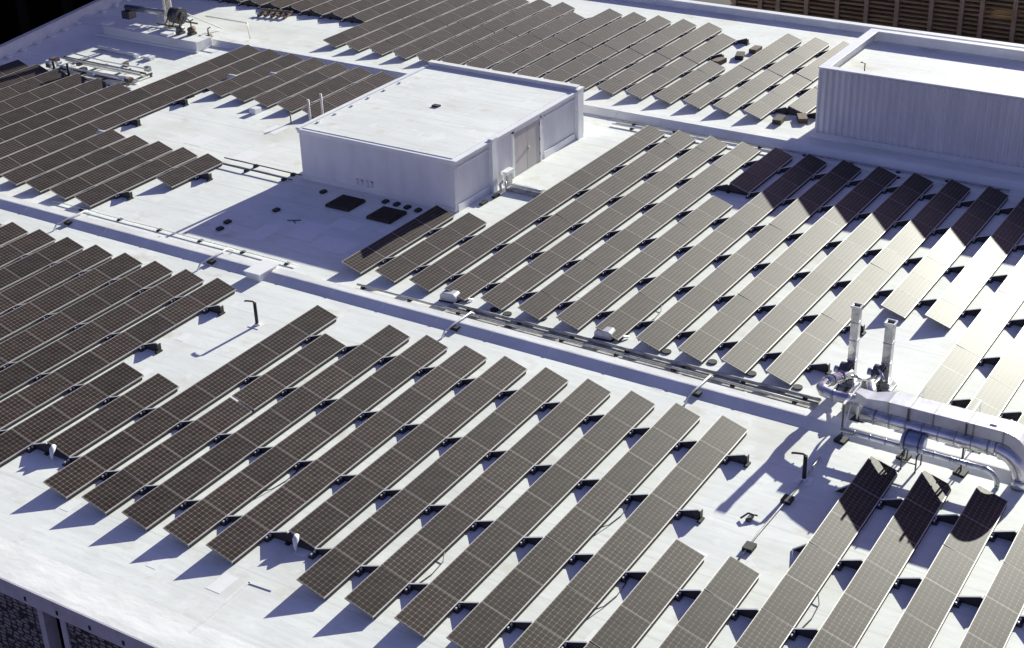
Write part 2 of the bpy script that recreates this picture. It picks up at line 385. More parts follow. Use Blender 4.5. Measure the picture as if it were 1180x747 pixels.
for n, k in enumerate((2, 1, 0, -1)):
    row('front', k, 0, 8, 'panel row with top end in duct shadow, %s right of the short rows' % ORD[n+1], G1, wings=(5, 7) if k == 2 else ())
for n, k in enumerate(range(5, 16)):
    lab = 'long brown foreground panel row, %s to the left of the short rows' % ORD[n+1]
    i0, i1, gap, cup = 0, 8, (), None
    if k == 10: i0 = 1; cup = 1; lab = 'long foreground panel row missing its lowest panel, sixth left of two short rows'
    if k == 14: i1 = 7; gap = (4,); lab = 'foreground panel row one panel short at its top end, beside the leftmost full row'
    if k == 15: lab = 'leftmost full foreground panel row, reaching up past the black roof post'
    row('front', k, i0, i1, lab, G1, gap=gap, cup=cup)
row('front', 16, 1, 4, 'row of three panels at left edge, nearer of the two stub rows', G1, cup=1)
row('front', 17, 0, 4, 'row of four panels at left edge, farther of the two stub rows', G1)
for n, k in enumerate(range(18, 28)):
    row('front', k, 0 if k < 22 else 3, 8, 'dark panel row at left edge, %s beyond the two stub rows' % ORD[n+1], G1)
G2 = 'solar panel rows between the curb and the far curb'
row('right', 16, 10, 14, 'short panel row half shaded by the white penthouse front corner', G2)
row('right', 15, 10, 14, 'short sunlit panel row ending just below the white penthouse side', G2)
for n, k in enumerate(range(14, 4, -1)):
    lab = 'long grey panel row past the penthouse side, %s to its right' % ORD[n+1]
    row('right', k, 10, 22, lab if k != 10 else 'long panel row with a gap where one panel is missing near its top', G2, skip=(18,) if k == 10 else ())
row('right', 4, 14, 22, 'panel row starting behind the two flues, half shaded by corrugated building', G2)
row('right', 3, 14, 22, 'shorter pale panel row just right of the flues, top end in building shadow', G2)
for n, k in enumerate((2, 1, 0)):
    row('right', k, 10, 22, 'white glaring panel row behind the silver duct, %s from the flues' % ORD[n+1], G2)
G3 = 'solar panel rows beyond the far curb'
for n, k in enumerate(range(28, 10, -1)):
    i0, i1, gap = 24, 32, (28,)
    lab = 'sunlit panel row beyond the far curb, %s from the left' % ORD[n+1]
    if k == 22: i1 = 31; lab = 'far panel row one panel shorter than both its neighbours, near top centre'
    if k == 16: i1 = 31; lab = 'far panel row ending at small dark ballast trays, one panel short'
    if k == 15: i1 = 28; lab = 'half length far panel row ending beside the dark ballast trays'
    if k == 11: i0 = 25; lab = 'far panel row nearest the grey corrugated building'
    row('far', k, i0, i1, lab, G3, gap=gap if i1 > 28 else ())
for n, k in enumerate(range(29, 38)):
    row('far', k, 27, 33, 'dark panel row at the top edge, %s from the right there' % ORD[n+1], 'solar panel rows at the top edge')
G4 = 'solar panel rows left of the penthouse'
row('left', 24, 12, 14, 'stub row of two dark panels left of the penthouse shadow', G4)
for n, k in enumerate(range(25, 29)):
    row('left', k, 10, 14, 'row of four dark panels at left, %s beyond the stub of two' % ORD[n+1], G4)
for n, k in enumerate(range(24, 29)):
    row('left', k, 18, 22, 'dark panel row before the far curb, %s left of the penthouse' % ORD[n+1], G4)
for n, k in enumerate((29, 30)):
    row('left', k, 10, 22, '%s very long dark panel row crossing the whole left block' % ('nearer' if n == 0 else 'farther'), G4)
for n, k in enumerate(range(31, 37)):
    row('left', k, 10, 17, 'dark panel row ending at the pipe bundle, %s beyond the long rows' % ORD[n+1], G4)

random.seed(21)
for n_, (field, k, i) in enumerate((('front', 5, 3), ('front', 6, 5), ('front', 8, 2), ('front', 2, 4), ('front', 12, 3), ('right', 9, 12))):
    o0, u, v = AF[field]; x = o0[0]+u[0]*i+v[0]*k; y = o0[1]+u[1]*i+v[1]*k-.22
    MB().tube([(x, y+.2, .12), (x-.3, y+.05, .03), (x-.9, y, .025), (x-1.5, y+.08, .03), (x-1.9, y+.2, .12)], .014, 6).build('cable_loop', MT['black'], label='thin black cable sagging below a panel edge, ' + ['beside the first long foreground row', 'beside the second long foreground row', 'beside the fourth long foreground row', 'left of the duct shadow rows', 'beside the eighth long foreground row', 'beyond the curb near the flues'][n_], cat='cable', group='cables under the panel rows')

# ---------------------------------------------------------------- penthouse
px0, px1, py0, py1, ph = 48.1, 58.5, 33.65, 41.95, 2.36
pt = thing('rooftop_penthouse', 'white flat-topped rooftop penthouse with beige double door in the centre', 'building', (px0, py0, 0))
def Q(mb, name, m, parent, **kw):
    o = mb.build(name, m, None, **kw); o.parent = parent
    o.matrix_parent_inverse = Matrix.Translation(-Vector(parent.location)); return o
s = MB(); s.box(px0, px1, py0, py1, .001, ph-.16); Q(s, 'wall', MT['white'], pt)
s = MB(); s.box(px0-.06, px1+.06, py0-.10, py1+.06, ph-.16, ph-.02); s.box(px0-.10, px1+.10, py0-.16, py1+.10, ph-.019, ph+.03); Q(s, 'roof_edge', MT['trim'], pt, bevel=.01)
s = MB(); s.box(px0+.10, px1-.2, py0+.12, py1-.14, ph+.03, ph+.055)
for k in range(5): s.box(px0+.12, px1-.22, py0+1.4+k*1.45, py0+1.46+k*1.45, ph+.055, ph+.061)
Q(s, 'roof', MT['roof'], pt)
s = MB(); s.box(px1-.22, px1+.02, py0-.05, py1+.02, ph+.031, ph+.20); s.box(px1-.26, px1+.08, py0-.10, py1+.06, ph+.202, ph+.235)
for k in range(8): s.box(px1-.235, px1-.22, py0+.5+k*1.02, py0+.55+k*1.02, ph+.06, ph+.195)
Q(s, 'back_parapet', MT['curb'], pt)
s = MB(); s.box(px0-.08, px1-.3, py1-.10, py1+.10, ph+.032, ph+.09)
for k in range(6): s.box(px0+.9+k*1.25, px0+1.0+k*1.25, py1-.42, py1-.28, ph+.056, ph+.12)
Q(s, 'side_kerb', MT['trim'], pt)
for xx, wd in ((50.75, .34), (58.22, .5)):
    s = MB(); s.box(xx, xx+wd, py0-.20, py0-.001, .002, ph+.06); s.box(xx-.03, xx+wd+.03, py0-.24, py0, ph+.06, ph+.12); Q(s, 'pilaster', MT['trim'], pt)
s = MB()
for a, b in ((48.25, 50.7), (55.35, 58.15)):
    Q(MB().box(a, b, py0-.05, py0-.001, ph-.42, ph-.34), 'wall_band', MT['trim'], pt); Q(MB().box(a, b, py0-.06, py0-.001, .002, .34), 'plinth', MT['trim'], pt)
for n, (a, b) in enumerate(((52.75, 53.83), (53.86, 54.94))):
    s = MB(); s.box(a, b, py0-.055, py0-.001, .03, 2.08); d = Q(s, 'door', MT['door'], pt)
    if n == 1:
        s = MB(); s.box(a+.06, a+.12, py0-.13, py0-.056, .95, 1.1); Q(s, 'handle', MT['flange'], d)
    s = MB()
    for z in (.35, 1.05, 1.8): s.box((a if n == 0 else b)-.03, (a if n == 0 else b)+.03, py0-.075, py0-.056, z, z+.12)
    Q(s, 'hinge', MT['rust'], d)
s = MB()
for a, b, c, d_ in ((52.62, 52.745, .02, 2.2), (54.945, 55.07, .02, 2.2)): s.box(a, b, py0-.08, py0-.001, c, d_)
s.box(52.62, 55.07, py0-.08, py0-.001, 2.2-.11, 2.2); Q(s, 'door_frame', MT['trim'], pt)
s = MB()
for yy in (38.55, 38.0):
    s.box(px0-.06, px0-.001, yy, yy+.30, .55, .60); s.box(px0-.06, px0-.001, yy, yy+.04, .3, .6); s.box(px0-.06, px0-.001, yy+.26, yy+.30, .3, .6)
Q(s, 'wall_bracket', MT['flange'], pt)
s = MB(); s.box(px0-.035, px0-.001, py0+.02, py1-.02, .003, .20); s.box(px0+.02, px1, py0-.036, py0-.001, .003, .03); Q(s, 'base_flashing', MT['curb'], pt)
for n, (xx, lab) in enumerate(((49.25, 'nearer of two thin white pipes standing at the penthouse left wall'), (50.15, 'farther of two thin white pipes standing at the penthouse left wall'))):
    MB().tube([(xx, 42.22, .0), (xx, 42.22, 2.3), (xx-.05, 42.2, 3.35)], .055).build('vent_pipe', MT['cream'], label=lab, cat='pipe', group='white vent pipes by the penthouse')
MB().box(53.2, 53.45, 37.95, 38.3, ph+.056, ph+.13).build('roof_drain', MT['dark'], label='small dark drain on top of the white penthouse roof', cat='roof drain')
t = thing('box_duct', 'white box duct with grey troughs leaving the penthouse side beside the door', 'duct', (51.4, py0, 0))
s = MB(); s.box(51.3, 51.95, 33.1, 33.4, .65, .82); s.box(51.4, 51.8, 33.12, 33.38, .1, .65, 1); Q(s, 'hood', [MT['trim'], MT['ductd']], t, bevel=.01)
s = MB(); s.box(51.2, 51.85, 31.15, 33.1, .02, .14); Q(s, 'trough', MT['grime'], t)
s = MB(); s.tube([(51.45, 31.4, .22), (51.45, 33.0, .22)], .07); Q(s, 'pipe', MT['trim'], t)
s = MB(); s.tube([(51.25, 33.3, .4), (51.0, 33.25, .35), (50.95, 33.2, .05)], .06); s.tube([(51.1, 33.05, .5), (51.1, 33.0, .04)], .05); Q(s, 'elbow', MT['duct'], t)
for n, (x, y) in enumerate(((49.3, 33.2), (50.2, 33.15))):
    MB().box(x, x+.45, y-.12, y+.06, .01, .10).build('cable_block', MT['black'], label='flat black cable foot on the roof by penthouse side, %s the front corner' % ('nearer' if n == 0 else 'farther from'), cat='cable foot', group='cable feet by the penthouse')

# roof gratings in the penthouse shadow
for n, (x, y) in enumerate(((46.6, 38.4), (46.4, 36.05))):
    t = thing('roof_grating', 'rusty brown roof grating in penthouse shadow, %s' % ('left of the pair' if n == 0 else 'right of the pair, nearer the panels'), 'roof grating', (x, y, 0), 0, 'brown gratings in the penthouse shadow')
    s = MB(); s.box(-.62, .62, -.62, .62, .0, .10); s.build('base', MT['grate'], t)
    s = MB()
    for k in range(11): s.box(-.6+k*.115, -.545+k*.115, -.6, .6, .10, .14)
    s.build('grille', MT['grate'], t)
for n, (x, y) in enumerate(((47.2, 40.1), (47.6, 37.0), (47.6, 36.4), (47.55, 35.8), (47.5, 35.2), (44.6, 40.6), (41.9, 41.4), (42.6, 41.6))):
    MB().prism([(x-.16, y-.10), (x+.14, y-.13), (x+.17, y+.09), (x-.12, y+.12)], 'z', .003, .10).build('rubber_block', MT['black'], label=['small black rubber block by the penthouse front wall, leftmost', 'small black rubber block by penthouse front wall, second from left', 'small black rubber block by penthouse front wall, third from left', 'small black rubber block by penthouse front wall, fourth from left', 'small black rubber block by penthouse front wall, rightmost', 'small black rubber block at the left edge of penthouse shadow, upper', 'small black rubber block at the lower left corner of penthouse shadow', 'small black rubber block at left edge of penthouse shadow, middle'][n], cat='rubber block', group='black pipe feet around the penthouse')
s = MB(); s.bar((44.0, 39.5, .02), (44.3, 39.0, .02), .035); s.bar((44.15, 39.3, .02), (43.95, 39.0, .02), .03); s.build('loose_bracket', MT['steel'], label='loose dark metal bracket lying in the penthouse shadow', cat='bracket')

# ---------------------------------------------------------------- corrugated building
bx0, bx1, by1, by0, bh = 64.0, 70.9, 23.9, 4.0, 3.35
cb = thing('corrugated_plant_room', 'large grey corrugated rooftop building with white parapet at right', 'building', (bx0, by1, 0))
s = MB(); n = int((by1-by0)/.075)
pr = []
for k in range(n+1):
    y = by0+(by1-by0)*k/n; ph_ = k % 4
    pr.append((bx0 - (.065 if ph_ in (0, 1) else 0.0), y))
for a, b in zip(pr, pr[1:]): s.quad([(a[0], a[1], .12), (b[0], b[1], .12), (b[0], b[1], bh-.1), (a[0], a[1], bh-.1)])
Q(s, 'corrugated_wall', MT['corr'], cb)
s = MB(); s.box(bx0+.004, bx1, by0, by1, .002, bh-.52); Q(s, 'wall', MT['white'], cb)
s = MB(); s.box(bx0+.01, bx0+.25, by0, by1, bh-.52, bh-.06); s.box(bx0+.25, bx1-.25, by1-.25, by1, bh-.52, bh-.06); s.box(bx1-.25, bx1, by0, by1, bh-.52, bh-.06); Q(s, 'parapet', MT['curb'], cb)
s = MB(); s.box(bx0-.07, bx0+.33, by0, by1+.05, bh-.06, bh); s.box(bx0+.33, bx1-.33, by1-.42, by1+.05, bh-.06, bh-.001); s.box(bx1-.33, bx1+.06, by0, by1+.05, bh-.06, bh)
Q(s, 'parapet_cap', MT['trim'], cb, bevel=.01)
s = MB(); s.box(bx0+.25, bx1-.25, by0, by1-.25, bh-.52, bh-.50)
for k in range(5): s.box(bx0+.26, bx1-.26, by1-3.4-k*3.6, by1-3.3-k*3.6, bh-.50, bh-.492)
Q(s, 'roof', MT['roof'], cb)
s = MB(); s.prism([(bx0-.07, .20), (bx0-.34, .10), (bx0-.34, .003), (bx0-.07, .003)], 'y', by0, by1+.1); Q(s, 'base_flashing', MT['curb'], cb)
s = MB(); s.tube([(65.6, 22.3, bh-.49), (65.6, 22.3, bh-.05), (65.45, 22.45, bh+.02)], .03, 8); s.bar((65.6, 22.3, bh-.47), (65.3, 22.9, bh-.47), .04); s.build('roof_lead', MT['steel'], label='short bent dark cable lead on the corrugated building roof corner', cat='cable')

# ---------------------------------------------------------------- neighbours
nb = thing('brown_louvred_building', 'brown office block clad in horizontal louvres behind the far parapet', 'building', (92, 41, GZ))
s = MB(); s.box(92.5, 112, -40, 40.9, GZ, 3.0); Q(s, 'wall', MT['dark'], nb)
s = MB(); z = -8.0
while z < 2.9:
    s.prism([(92.05, z), (92.35, z+.05), (92.35, z+.17), (92.05, z+.12)], 'y', -20, 41.0); z += .285
Q(s, 'louvre_bank', MT['brown'], nb)
y = 40.7
step = [1.9, 1.25, 2.0, 2.1, 1.95, 2.0, 2.2]
i = 0
while y > -18:
    s = MB(); s.box(91.92, 92.42, y-.14, y+.14, -9, 3.1); Q(s, 'post', MT['brownp'], nb); y -= step[i % 7]; i += 1
s = MB(); s.box(92.36, 92.42, 21.9, 23.5, -.86, -.76); s.box(92.36, 92.42, 22.2, 23.6, -1.16, -1.04); Q(s, 'lit_lamp', lamp_m, nb)
s = MB(); s.box(88, 90, 41.2, 46, GZ, -3.0); s.build('low_annex', MT['grime'], label='tan low wall left of the brown louvred block, past the parapet', cat='wall')
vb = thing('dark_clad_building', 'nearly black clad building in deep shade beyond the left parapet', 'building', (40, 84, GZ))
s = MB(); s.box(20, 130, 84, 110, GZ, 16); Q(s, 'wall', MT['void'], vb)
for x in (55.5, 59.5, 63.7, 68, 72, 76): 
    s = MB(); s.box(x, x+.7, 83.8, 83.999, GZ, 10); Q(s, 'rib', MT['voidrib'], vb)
tw = thing('neighbour_tower', 'tall pale block beyond the top edge that shades the roof corner', 'building', (86, 62, GZ))
s = MB(); s.box(84, 96, 64.0, 80, GZ, 12.5); Q(s, 'wall', MT['white'], tw)
s = MB(); s.box(83.9, 96.1, 63.9, 80.1, 12.5, 12.9); Q(s, 'roof', MT['trim'], tw)
for zz in range(-2, 4):
    for k in range(5):
        s = MB(); s.box(83.95, 83.999, 65+k*3, 66.6+k*3, zz*3-4.4, zz*3-2.8); Q(s, 'window', MT['dark'], tw)

# ---------------------------------------------------------------- flues, ducts
def flue(x, y, z1, label, wd=.30):
    t = thing('exhaust_flue', label, 'flue', (x, y, 0), 0, 'square steel flues on the roof')
    s = MB(); h = wd/2
    s.box(-h, -h+.02, -h, h, .3, z1); s.box(h-.02, h, -h, h, .3, z1); s.box(-h+.02, h-.02, -h, -h+.02, .3, z1); s.box(-h+.02, h-.02, h-.02, h, .3, z1)
    s.build('flue_shaft', MT['pipe'], t, bevel=.004)
    s = MB(); e = h+.035
    s.box(-e, -h, -e, e, z1-.05, z1+.02); s.box(h, e, -e, e, z1-.05, z1+.02); s.box(-h, h, -e, -h, z1-.05, z1+.02); s.box(-h, h, h, e, z1-.05, z1+.02)
    s.build('top_collar', MT['flange'], t)
    for z in (.95, 1.7, 2.35):
        if z < z1-.2: MB().box(-h-.012, h+.012, -h-.012, h+.012, z, z+.035).build('joint_band', MT['ductd'], t)
    s = MB(); s.box(-h+.021, h-.021, -h+.021, h-.021, z1-.3, z1-.25); s.build('inner_damper', MT['dark'], t)
    s = MB(); s.box(-.32, .32, -.32, .32, .0, .12); s.box(-.22, .22, -.22, .22, .12, .3); s.build('base', MT['ductd'], t, bevel=.01)
    return t
fl = flue(42.35, 13.97, 2.95, 'taller square steel flue, left of the pair above the ducts', .26)
fr_ = flue(42.7, 12.92, 2.45, 'shorter square steel flue, right of the pair above the ducts', .28)
for t, dx, dy in ((fl, -.28, .12), (fr_, -.26, .16)):
    s = MB(); s.tube([(dx, dy-.16, .62), (dx, dy+.16, .62)], .30, 22); s.tube([(dx, dy-.20, .62), (dx, dy-.16, .62)], .20, 18)
    f_ = s.build('fan_housing', MT['steel'], t)
    s = MB(); s.tube([(dx, dy+.16, .62), (dx, dy+.36, .62)], .12, 14); s.build('motor', MT['blue'], f_)
    s = MB(); s.bar((dx-.25, dy-.1, .0), (dx-.02, dy-.1, .5), .05); s.bar((dx+.25, dy-.1, .0), (dx+.02, dy-.1, .5), .05); s.bar((dx-.3, dy-.15, .04), (dx+.3, dy-.15, .04), .06); s.bar((dx-.3, dy+.2, .04), (dx+.3, dy+.2, .04), .06); s.build('fan_stand', MT['steel'], t)
# left loop pipe
lp = thing('loop_pipe', 'fat silver pipe looping from the taller flue fan towards the duct', 'pipe', (41, 13.6, 0))
path = [(42.0, 13.85, .62), (41.5, 14.02, .72), (40.9, 14.12, .86), (40.4, 14.16, .98)]
s = MB(); s.tube(path, [.15, .17, .17, .17], 16); Q(s, 'straight_pipe', MT['pipe'], lp)
path2 = [(40.4, 14.16, .98), (40.0, 14.12, 1.04), (39.72, 13.95, 1.08), (39.58, 13.6, 1.1), (39.56, 13.2, 1.12), (39.6, 12.75, 1.15), (39.6, 12.2, 1.2)]
s = MB(); s.tube(path2, .175, 16); Q(s, 'elbow', MT['pipe'], lp)
for p, q in ((path[1], path[2]), (path[2], path[3]), (path2[3], path2[4]), (path2[5], path2[6])):
    a = Vector(p); b = Vector(q); d = (b-a).normalized(); Q(MB().tube([a, a+d*.07], .20, 16), 'clamp_ring', MT['ductd'], lp)
s = MB(); s.tube([(42.45, 13.0, .62), (42.0, 13.0, .7), (41.45, 12.95, .85), (40.9, 12.85, 1.05), (40.3, 12.6, 1.28), (39.5, 12.3, 1.4)], [.10, .12, .13, .14, .15, .15], 14)
s.build('branch_pipe', MT['pipe'], label='slanting silver pipe from the shorter flue fan down to the duct', cat='pipe')
# rectangular duct
rd = thing('rectangular_duct', 'long flat-topped silver rectangular duct raised on legs at right', 'duct', (39.3, 10, 0))
za, zb = 1.36, 1.75
s = MB()
s.box(38.92, 39.68, 8.1, 11.65, za, zb)
Q(s, 'duct_body', MT['duct'], rd, bevel=.012)
s = MB()
A = [(38.95, 11.65), (38.98, 12.3), (39.25, 12.75)]; Bp = [(39.66, 11.65), (39.5, 12.2), (39.55, 12.72)]
hz = [(za, zb), (za-.05, zb-.10), (za-.05, zb-.12)]
for k in range(2):
    a0, a1, b0, b1 = A[k], A[k+1], Bp[k], Bp[k+1]; (l0, h0), (l1, h1) = hz[k], hz[k+1]
    s.quad([(*a0, h0), (*a1, h1), (*b1, h1), (*b0, h0)]); s.quad([(*a0, l0), (*a1, l1), (*a1, h1), (*a0, h0)]); s.quad([(*b0, l0), (*b1, l1), (*b1, h1), (*b0, h0)]); s.quad([(*a0, l0), (*a1, l1), (*b1, l1), (*b0, l0)])
s.quad([(*A[2], hz[2][0]), (*Bp[2], hz[2][0]), (*Bp[2], hz[2][1]), (*A[2], hz[2][1])])
Q(s, 'transition_piece', MT['duct'], rd)
s = MB()
# elbow turning downwards and towards the roof edge
n = 8; cy, cz = 8.1, za-.35
for k in range(n):
    def ring(k):
        a = R(90*k/n); return ((cy-math.sin(a)*(.35), cz+math.cos(a)*.35), (cy-math.sin(a)*(.35+zb-za), cz+math.cos(a)*(.35+zb-za)))
    (i0, o0), (i1, o1) = ring(k), ring(k+1)
    for x in (38.92, 39.68): s.quad([(x, *i0), (x, *o0), (x, *o1), (x, *i1)])
    s.quad([(38.92, *o0), (39.68, *o0), (39.68, *o1), (38.92, *o1)]); s.quad([(38.92, *i0), (39.68, *i0), (39.68, *i1), (38.92, *i1)])
s.box(38.92, 39.68, 7.36, 7.75, .0, cz)
Q(s, 'elbow', MT['duct'], rd)
for y in (11.6, 10.2, 9.0, 8.12): Q(MB().box(38.895, 39.705, y-.025, y+.025, za-.02, zb+.02), 'joint_flange', MT['ductd'], rd)
s = MB(); s.box(39.15, 39.4, 8.4, 8.6, zb+.001, zb+.03); Q(s, 'access_cover', MT['flange'], rd)
# round pipes below
for n_, (x, z, r, ya, ye, lab) in enumerate(((38.95, 1.12, .24, 12.4, 8.3, 'fat round silver pipe running just below the rectangular duct'), (38.62, .55, .08, 12.9, 8.5, 'thin silver pipe running lowest below the rectangular duct'))):
    t = thing('round_pipe', lab, 'pipe', (x, 10, 0))
    s = MB(); s.tube([(x, ya, z)]+[(x, ya-(ya-ye)*k/4, z) for k in range(1, 5)], r, 14); Q(s, 'straight_pipe', MT['pipe'], t)
    s = MB(); rr = z-.1 if z < .7 else .8; s.tube(arc((x, ye, z-rr), rr, 90, 180, (0, 1, 0), (0, 0, 1), 7), r*1.02, 14); 
    s.tube([(x, ye-rr, z-rr), (x, ye-rr, .02)], r, 14); Q(s, 'elbow', MT['pipe'], t)
    for k in range(8): Q(MB().tube([(x, ya-.4-k*.5, z), (x, ya-.44-k*.5, z)], r+.018, 14), 'clamp_ring', MT['ductd'], t)
t = thing('silencer_drum', 'short blue-grey drum hung under the rectangular duct between two legs', 'silencer', (38.55, 10.6, 0))
s = MB(); s.tube([(38.5, 10.95, .88), (38.5, 10.9, .88), (38.5, 10.3, .88), (38.5, 10.25, .88)], [.22, .29, .29, .22], 22); Q(s, 'drum', MT['blue'], t)
for yy in (10.84, 10.40): Q(MB().tube([(38.5, yy, .88), (38.5, yy-.04, .88)], .305, 22), 'strap', MT['steel'], t)
s = MB()
for y in (10.82, 10.38): s.bar((38.22, y, .6), (38.22, y, .0), .04); s.bar((38.75, y, .6), (38.75, y, .0), .04); s.bar((38.2, y, .56), (38.78, y, .56), .04)
s.bar((38.22, 10.82, .3), (38.22, 10.38, .3), .03); Q(s, 'stand', MT['steel'], t)
for n_, (y, lab) in enumerate(((12.95, 'leftmost thin steel support frame carrying the ducts'), (10.95, 'middle steel support frame crossing over the rectangular duct'), (9.2, 'rightmost steel support frame crossing over the rectangular duct'))):
    t = thing('duct_support', lab, 'support frame', (38.85, y, 0), 0, 'steel frames carrying the ducts')
    top = 1.82 if n_ else 1.35
    s = MB(); s.bar((0, 0, .05), (0, 0, top), .05); s.build('leg', MT['steel'], t)
    s = MB(); s.bar((1.35, 0, .05), (1.35, 0, top), .05); s.build('leg', MT['flange'], t)
    s = MB(); s.bar((-.05, 0, top), (1.42, 0, top), .07, .05); s.build('cross_bar', MT['flange'], t)
    s = MB(); s.bar((0, 0, .3), (.9, 0, top-.1), .03); s.build('brace', MT['flange'], t)
    for xx in (0, 1.35):
        s = MB(); s.prism([(xx-.22, -.16), (xx+.16, -.2), (xx+.22, .14), (xx-.14, .2)], 'z', .0, .10); s.build('foot', MT['black'], t)
# clutter around fans
t = thing('valve_cluster', 'tangle of small pipes and valves between the flues and the duct', 'pipework', (41, 13, 0))
random.seed(3)
s = MB()
for k in range(9):
    a = Vector((random.uniform(40.5, 42.4), random.uniform(12.5, 13.6), random.uniform(.1, .9))); b = a+Vector((random.uniform(-.6, .6), random.uniform(-.3, .5), random.uniform(-.35, .35)))
    b.z = max(.05, b.z); s.tube([a, (a+b)/2+Vector((0, 0, .08)), b], random.choice((.03, .04, .05)), 8)
Q(s, 'small_pipe', MT['pipe'], t)
s = MB()
for k in range(6):
    x, y = random.uniform(40.5, 42.2), random.uniform(12.6, 13.5); s.box(x, x+.16, y, y+.2, .05, random.uniform(.3, .7))
Q(s, 'valve_block', MT['grime'], t, bevel=.02)
s = MB(); s.bar((41.0, 13.3, .9), (39.3, 12.95, 1.42), .07); s.bar((41.0, 13.3, .9), (41.0, 13.3, .02), .06); Q(s, 'cross_bar', MT['flange'], t)
MB().box(40.55, 41.35, 12.95, 13.55, .02, .55).build('fan_plinth', MT['grime'], label='grimy square plinth between the loop pipe and the flues', cat='plinth', bevel=.02)

# ---------------------------------------------------------------- small roof items
def post(x, y, h, label):
    t = thing('roof_post', label, 'post', (x, y, 0), 0, 'black gooseneck posts')
    s = MB(); s.tube([(0, 0, .0), (0, 0, h)], .065, 10); s.build('pole', MT['black'], t)
    s = MB(); s.tube([(0, 0, h), (-.02, .08, h+.05), (-.05, .3, h+.03), (-.06, .42, h)], .035, 8); s.build('arm', MT['rust'], t)
    s = MB(); s.box(-.25, .25, -.25, .25, .0, .02); s.tube([(0, 0, .02), (0, 0, .10)], [.13, .08], 12); s.build('base', MT['patch'], t)
post(35.95, 34.25, .92, 'black gooseneck roof post beside the leftmost full foreground row')
post(36.2, 13.1, .88, 'black gooseneck roof post left of the duct shadow')
# conduits crossing the curb
for n_, (y, lab) in enumerate(((47.5, 'white conduit bridging the curb at far left'), (39.4, 'white conduit bridging the curb left of the white bridge box'), (27.7, 'white conduit bridging the curb near the short shaded row'), (18.1, 'white conduit bridging the curb left of the flues'))):
    t = thing('conduit_bridge', lab, 'conduit', (39.5, y, 0), 0, 'conduits crossing the curb')
    s = MB(); s.tube([(-1.1, .03, .03), (-.9, .03, .24), (.7, -.02, .26), (1.0, -.03, .05)], .035, 8); s.build('conduit', MT['flange'], t)
    s = MB(); s.prism([(-.45, -.16), (-.22, -.18), (-.2, .14), (-.42, .16)], 'z', .0, .16); s.build('foot', MT['black'], t)
t = thing('bridge_box', 'small white capped box straddling the long curb', 'roof box', (39.35, 36.9, 0))
s = MB(); s.box(-.55, .5, -.35, .35, .0, .30); s.build('box', MT['curb'], t, bevel=.03)
s = MB(); s.box(-.62, .56, -.41, .41, .301, .35); s.build('lid', MT['patch'], t, bevel=.01)
# conduit runs along the curb
def cond_run(x, ya, yb, r, label, m='conduit', step=2.2, z=.09):
    t = thing('conduit_run', label, 'conduit', (x, (ya+yb)/2, 0))
    pts = [(x+random.uniform(-.02, .02), ya+(yb-ya)*k/8, z) for k in range(9)]
    s = MB(); s.tube(pts, r, 8); Q(s, 'conduit', MT[m], t)
    y = min(ya, yb)+.5
    while y < max(ya, yb):
        s = MB(); s.prism([(x-.13, y-.07), (x+.12, y-.09), (x+.14, y+.08), (x-.11, y+.07)], 'z', .0, z-.02); Q(s, 'foot', MT['black'], t); y += step
cond_run(40.35, 14.6, 33.0, .045, 'grey conduit running along the panel side of the long curb')
cond_run(40.75, 14.4, 28.8, .06, 'dirty grey pipe in front of the lower row ends, beside the curb', 'grime')
cond_run(40.6, 36.2, 50.0, .02, 'thin cable on black feet along the curb left of the penthouse shadow', 'flange', 2.3, .07)
cond_run(61.3, 14, 33.0, .05, 'grey conduit along the far curb right of the penthouse')
cond_run(60.7, 16, 33.0, .04, 'thin conduit nearest the row tops along the far curb', 'flange')
cond_run(47.5, 42.1, 46.7, .03, 'nearer black edged pipe linking panel stub row to the penthouse', 'steel', 2.2, .12)
cond_run(48.15, 42.1, 46.7, .03, 'farther black edged pipe linking panel stub row to the penthouse', 'steel', 2.2, .12)
MB().box(40.15, 40.95, 14.4, 29.0, .001, .012).build('walkway_sheet', MT['grime'], label='dirty grey walkway sheet under the conduits by the long curb', cat='walkway mat')
for n_, (x, y, lab) in enumerate(((41.1, 29.2, 'rounded grey junction box on roof near the half shaded short row'), (41.3, 22.7, 'rounded grey junction box on roof below the middle row ends'))):
    t = thing('junction_box', lab, 'junction box', (x, y, 0), .1, 'grey junction boxes by the curb')
    s = MB(); s.prism([(-.34, .04), (-.34, .26), (-.24, .36), (.24, .36), (.34, .26), (.34, .04)], 'x', -.22, .22); s.build('housing', MT['tank'], t, bevel=.04)
    s = MB(); s.box(-.24, .24, -.38, .38, .0, .04); s.build('base', MT['black'], t)
    s = MB(); s.tube([(.0, -.34, .15), (.1, -.6, .12), (.3, -.8, .05)], .04, 8); s.build('lead', MT['flange'], t)
random.seed(11)
for n_, (x, y) in enumerate(((41.2, 27.3), (41.15, 26.7), (41.5, 25.4), (41.4, 20.3), (41.5, 18.6), (41.4, 17.1), (41.3, 15.4))):
    MB().tube([(x, y, 0), (x, y, .05)], .17, 10).build('ballast_puck', MT['black'], label='round black ballast puck at a row end by the curb, %s from left' % ORD[n_+1], cat='ballast puck', group='black pucks at the row ends')
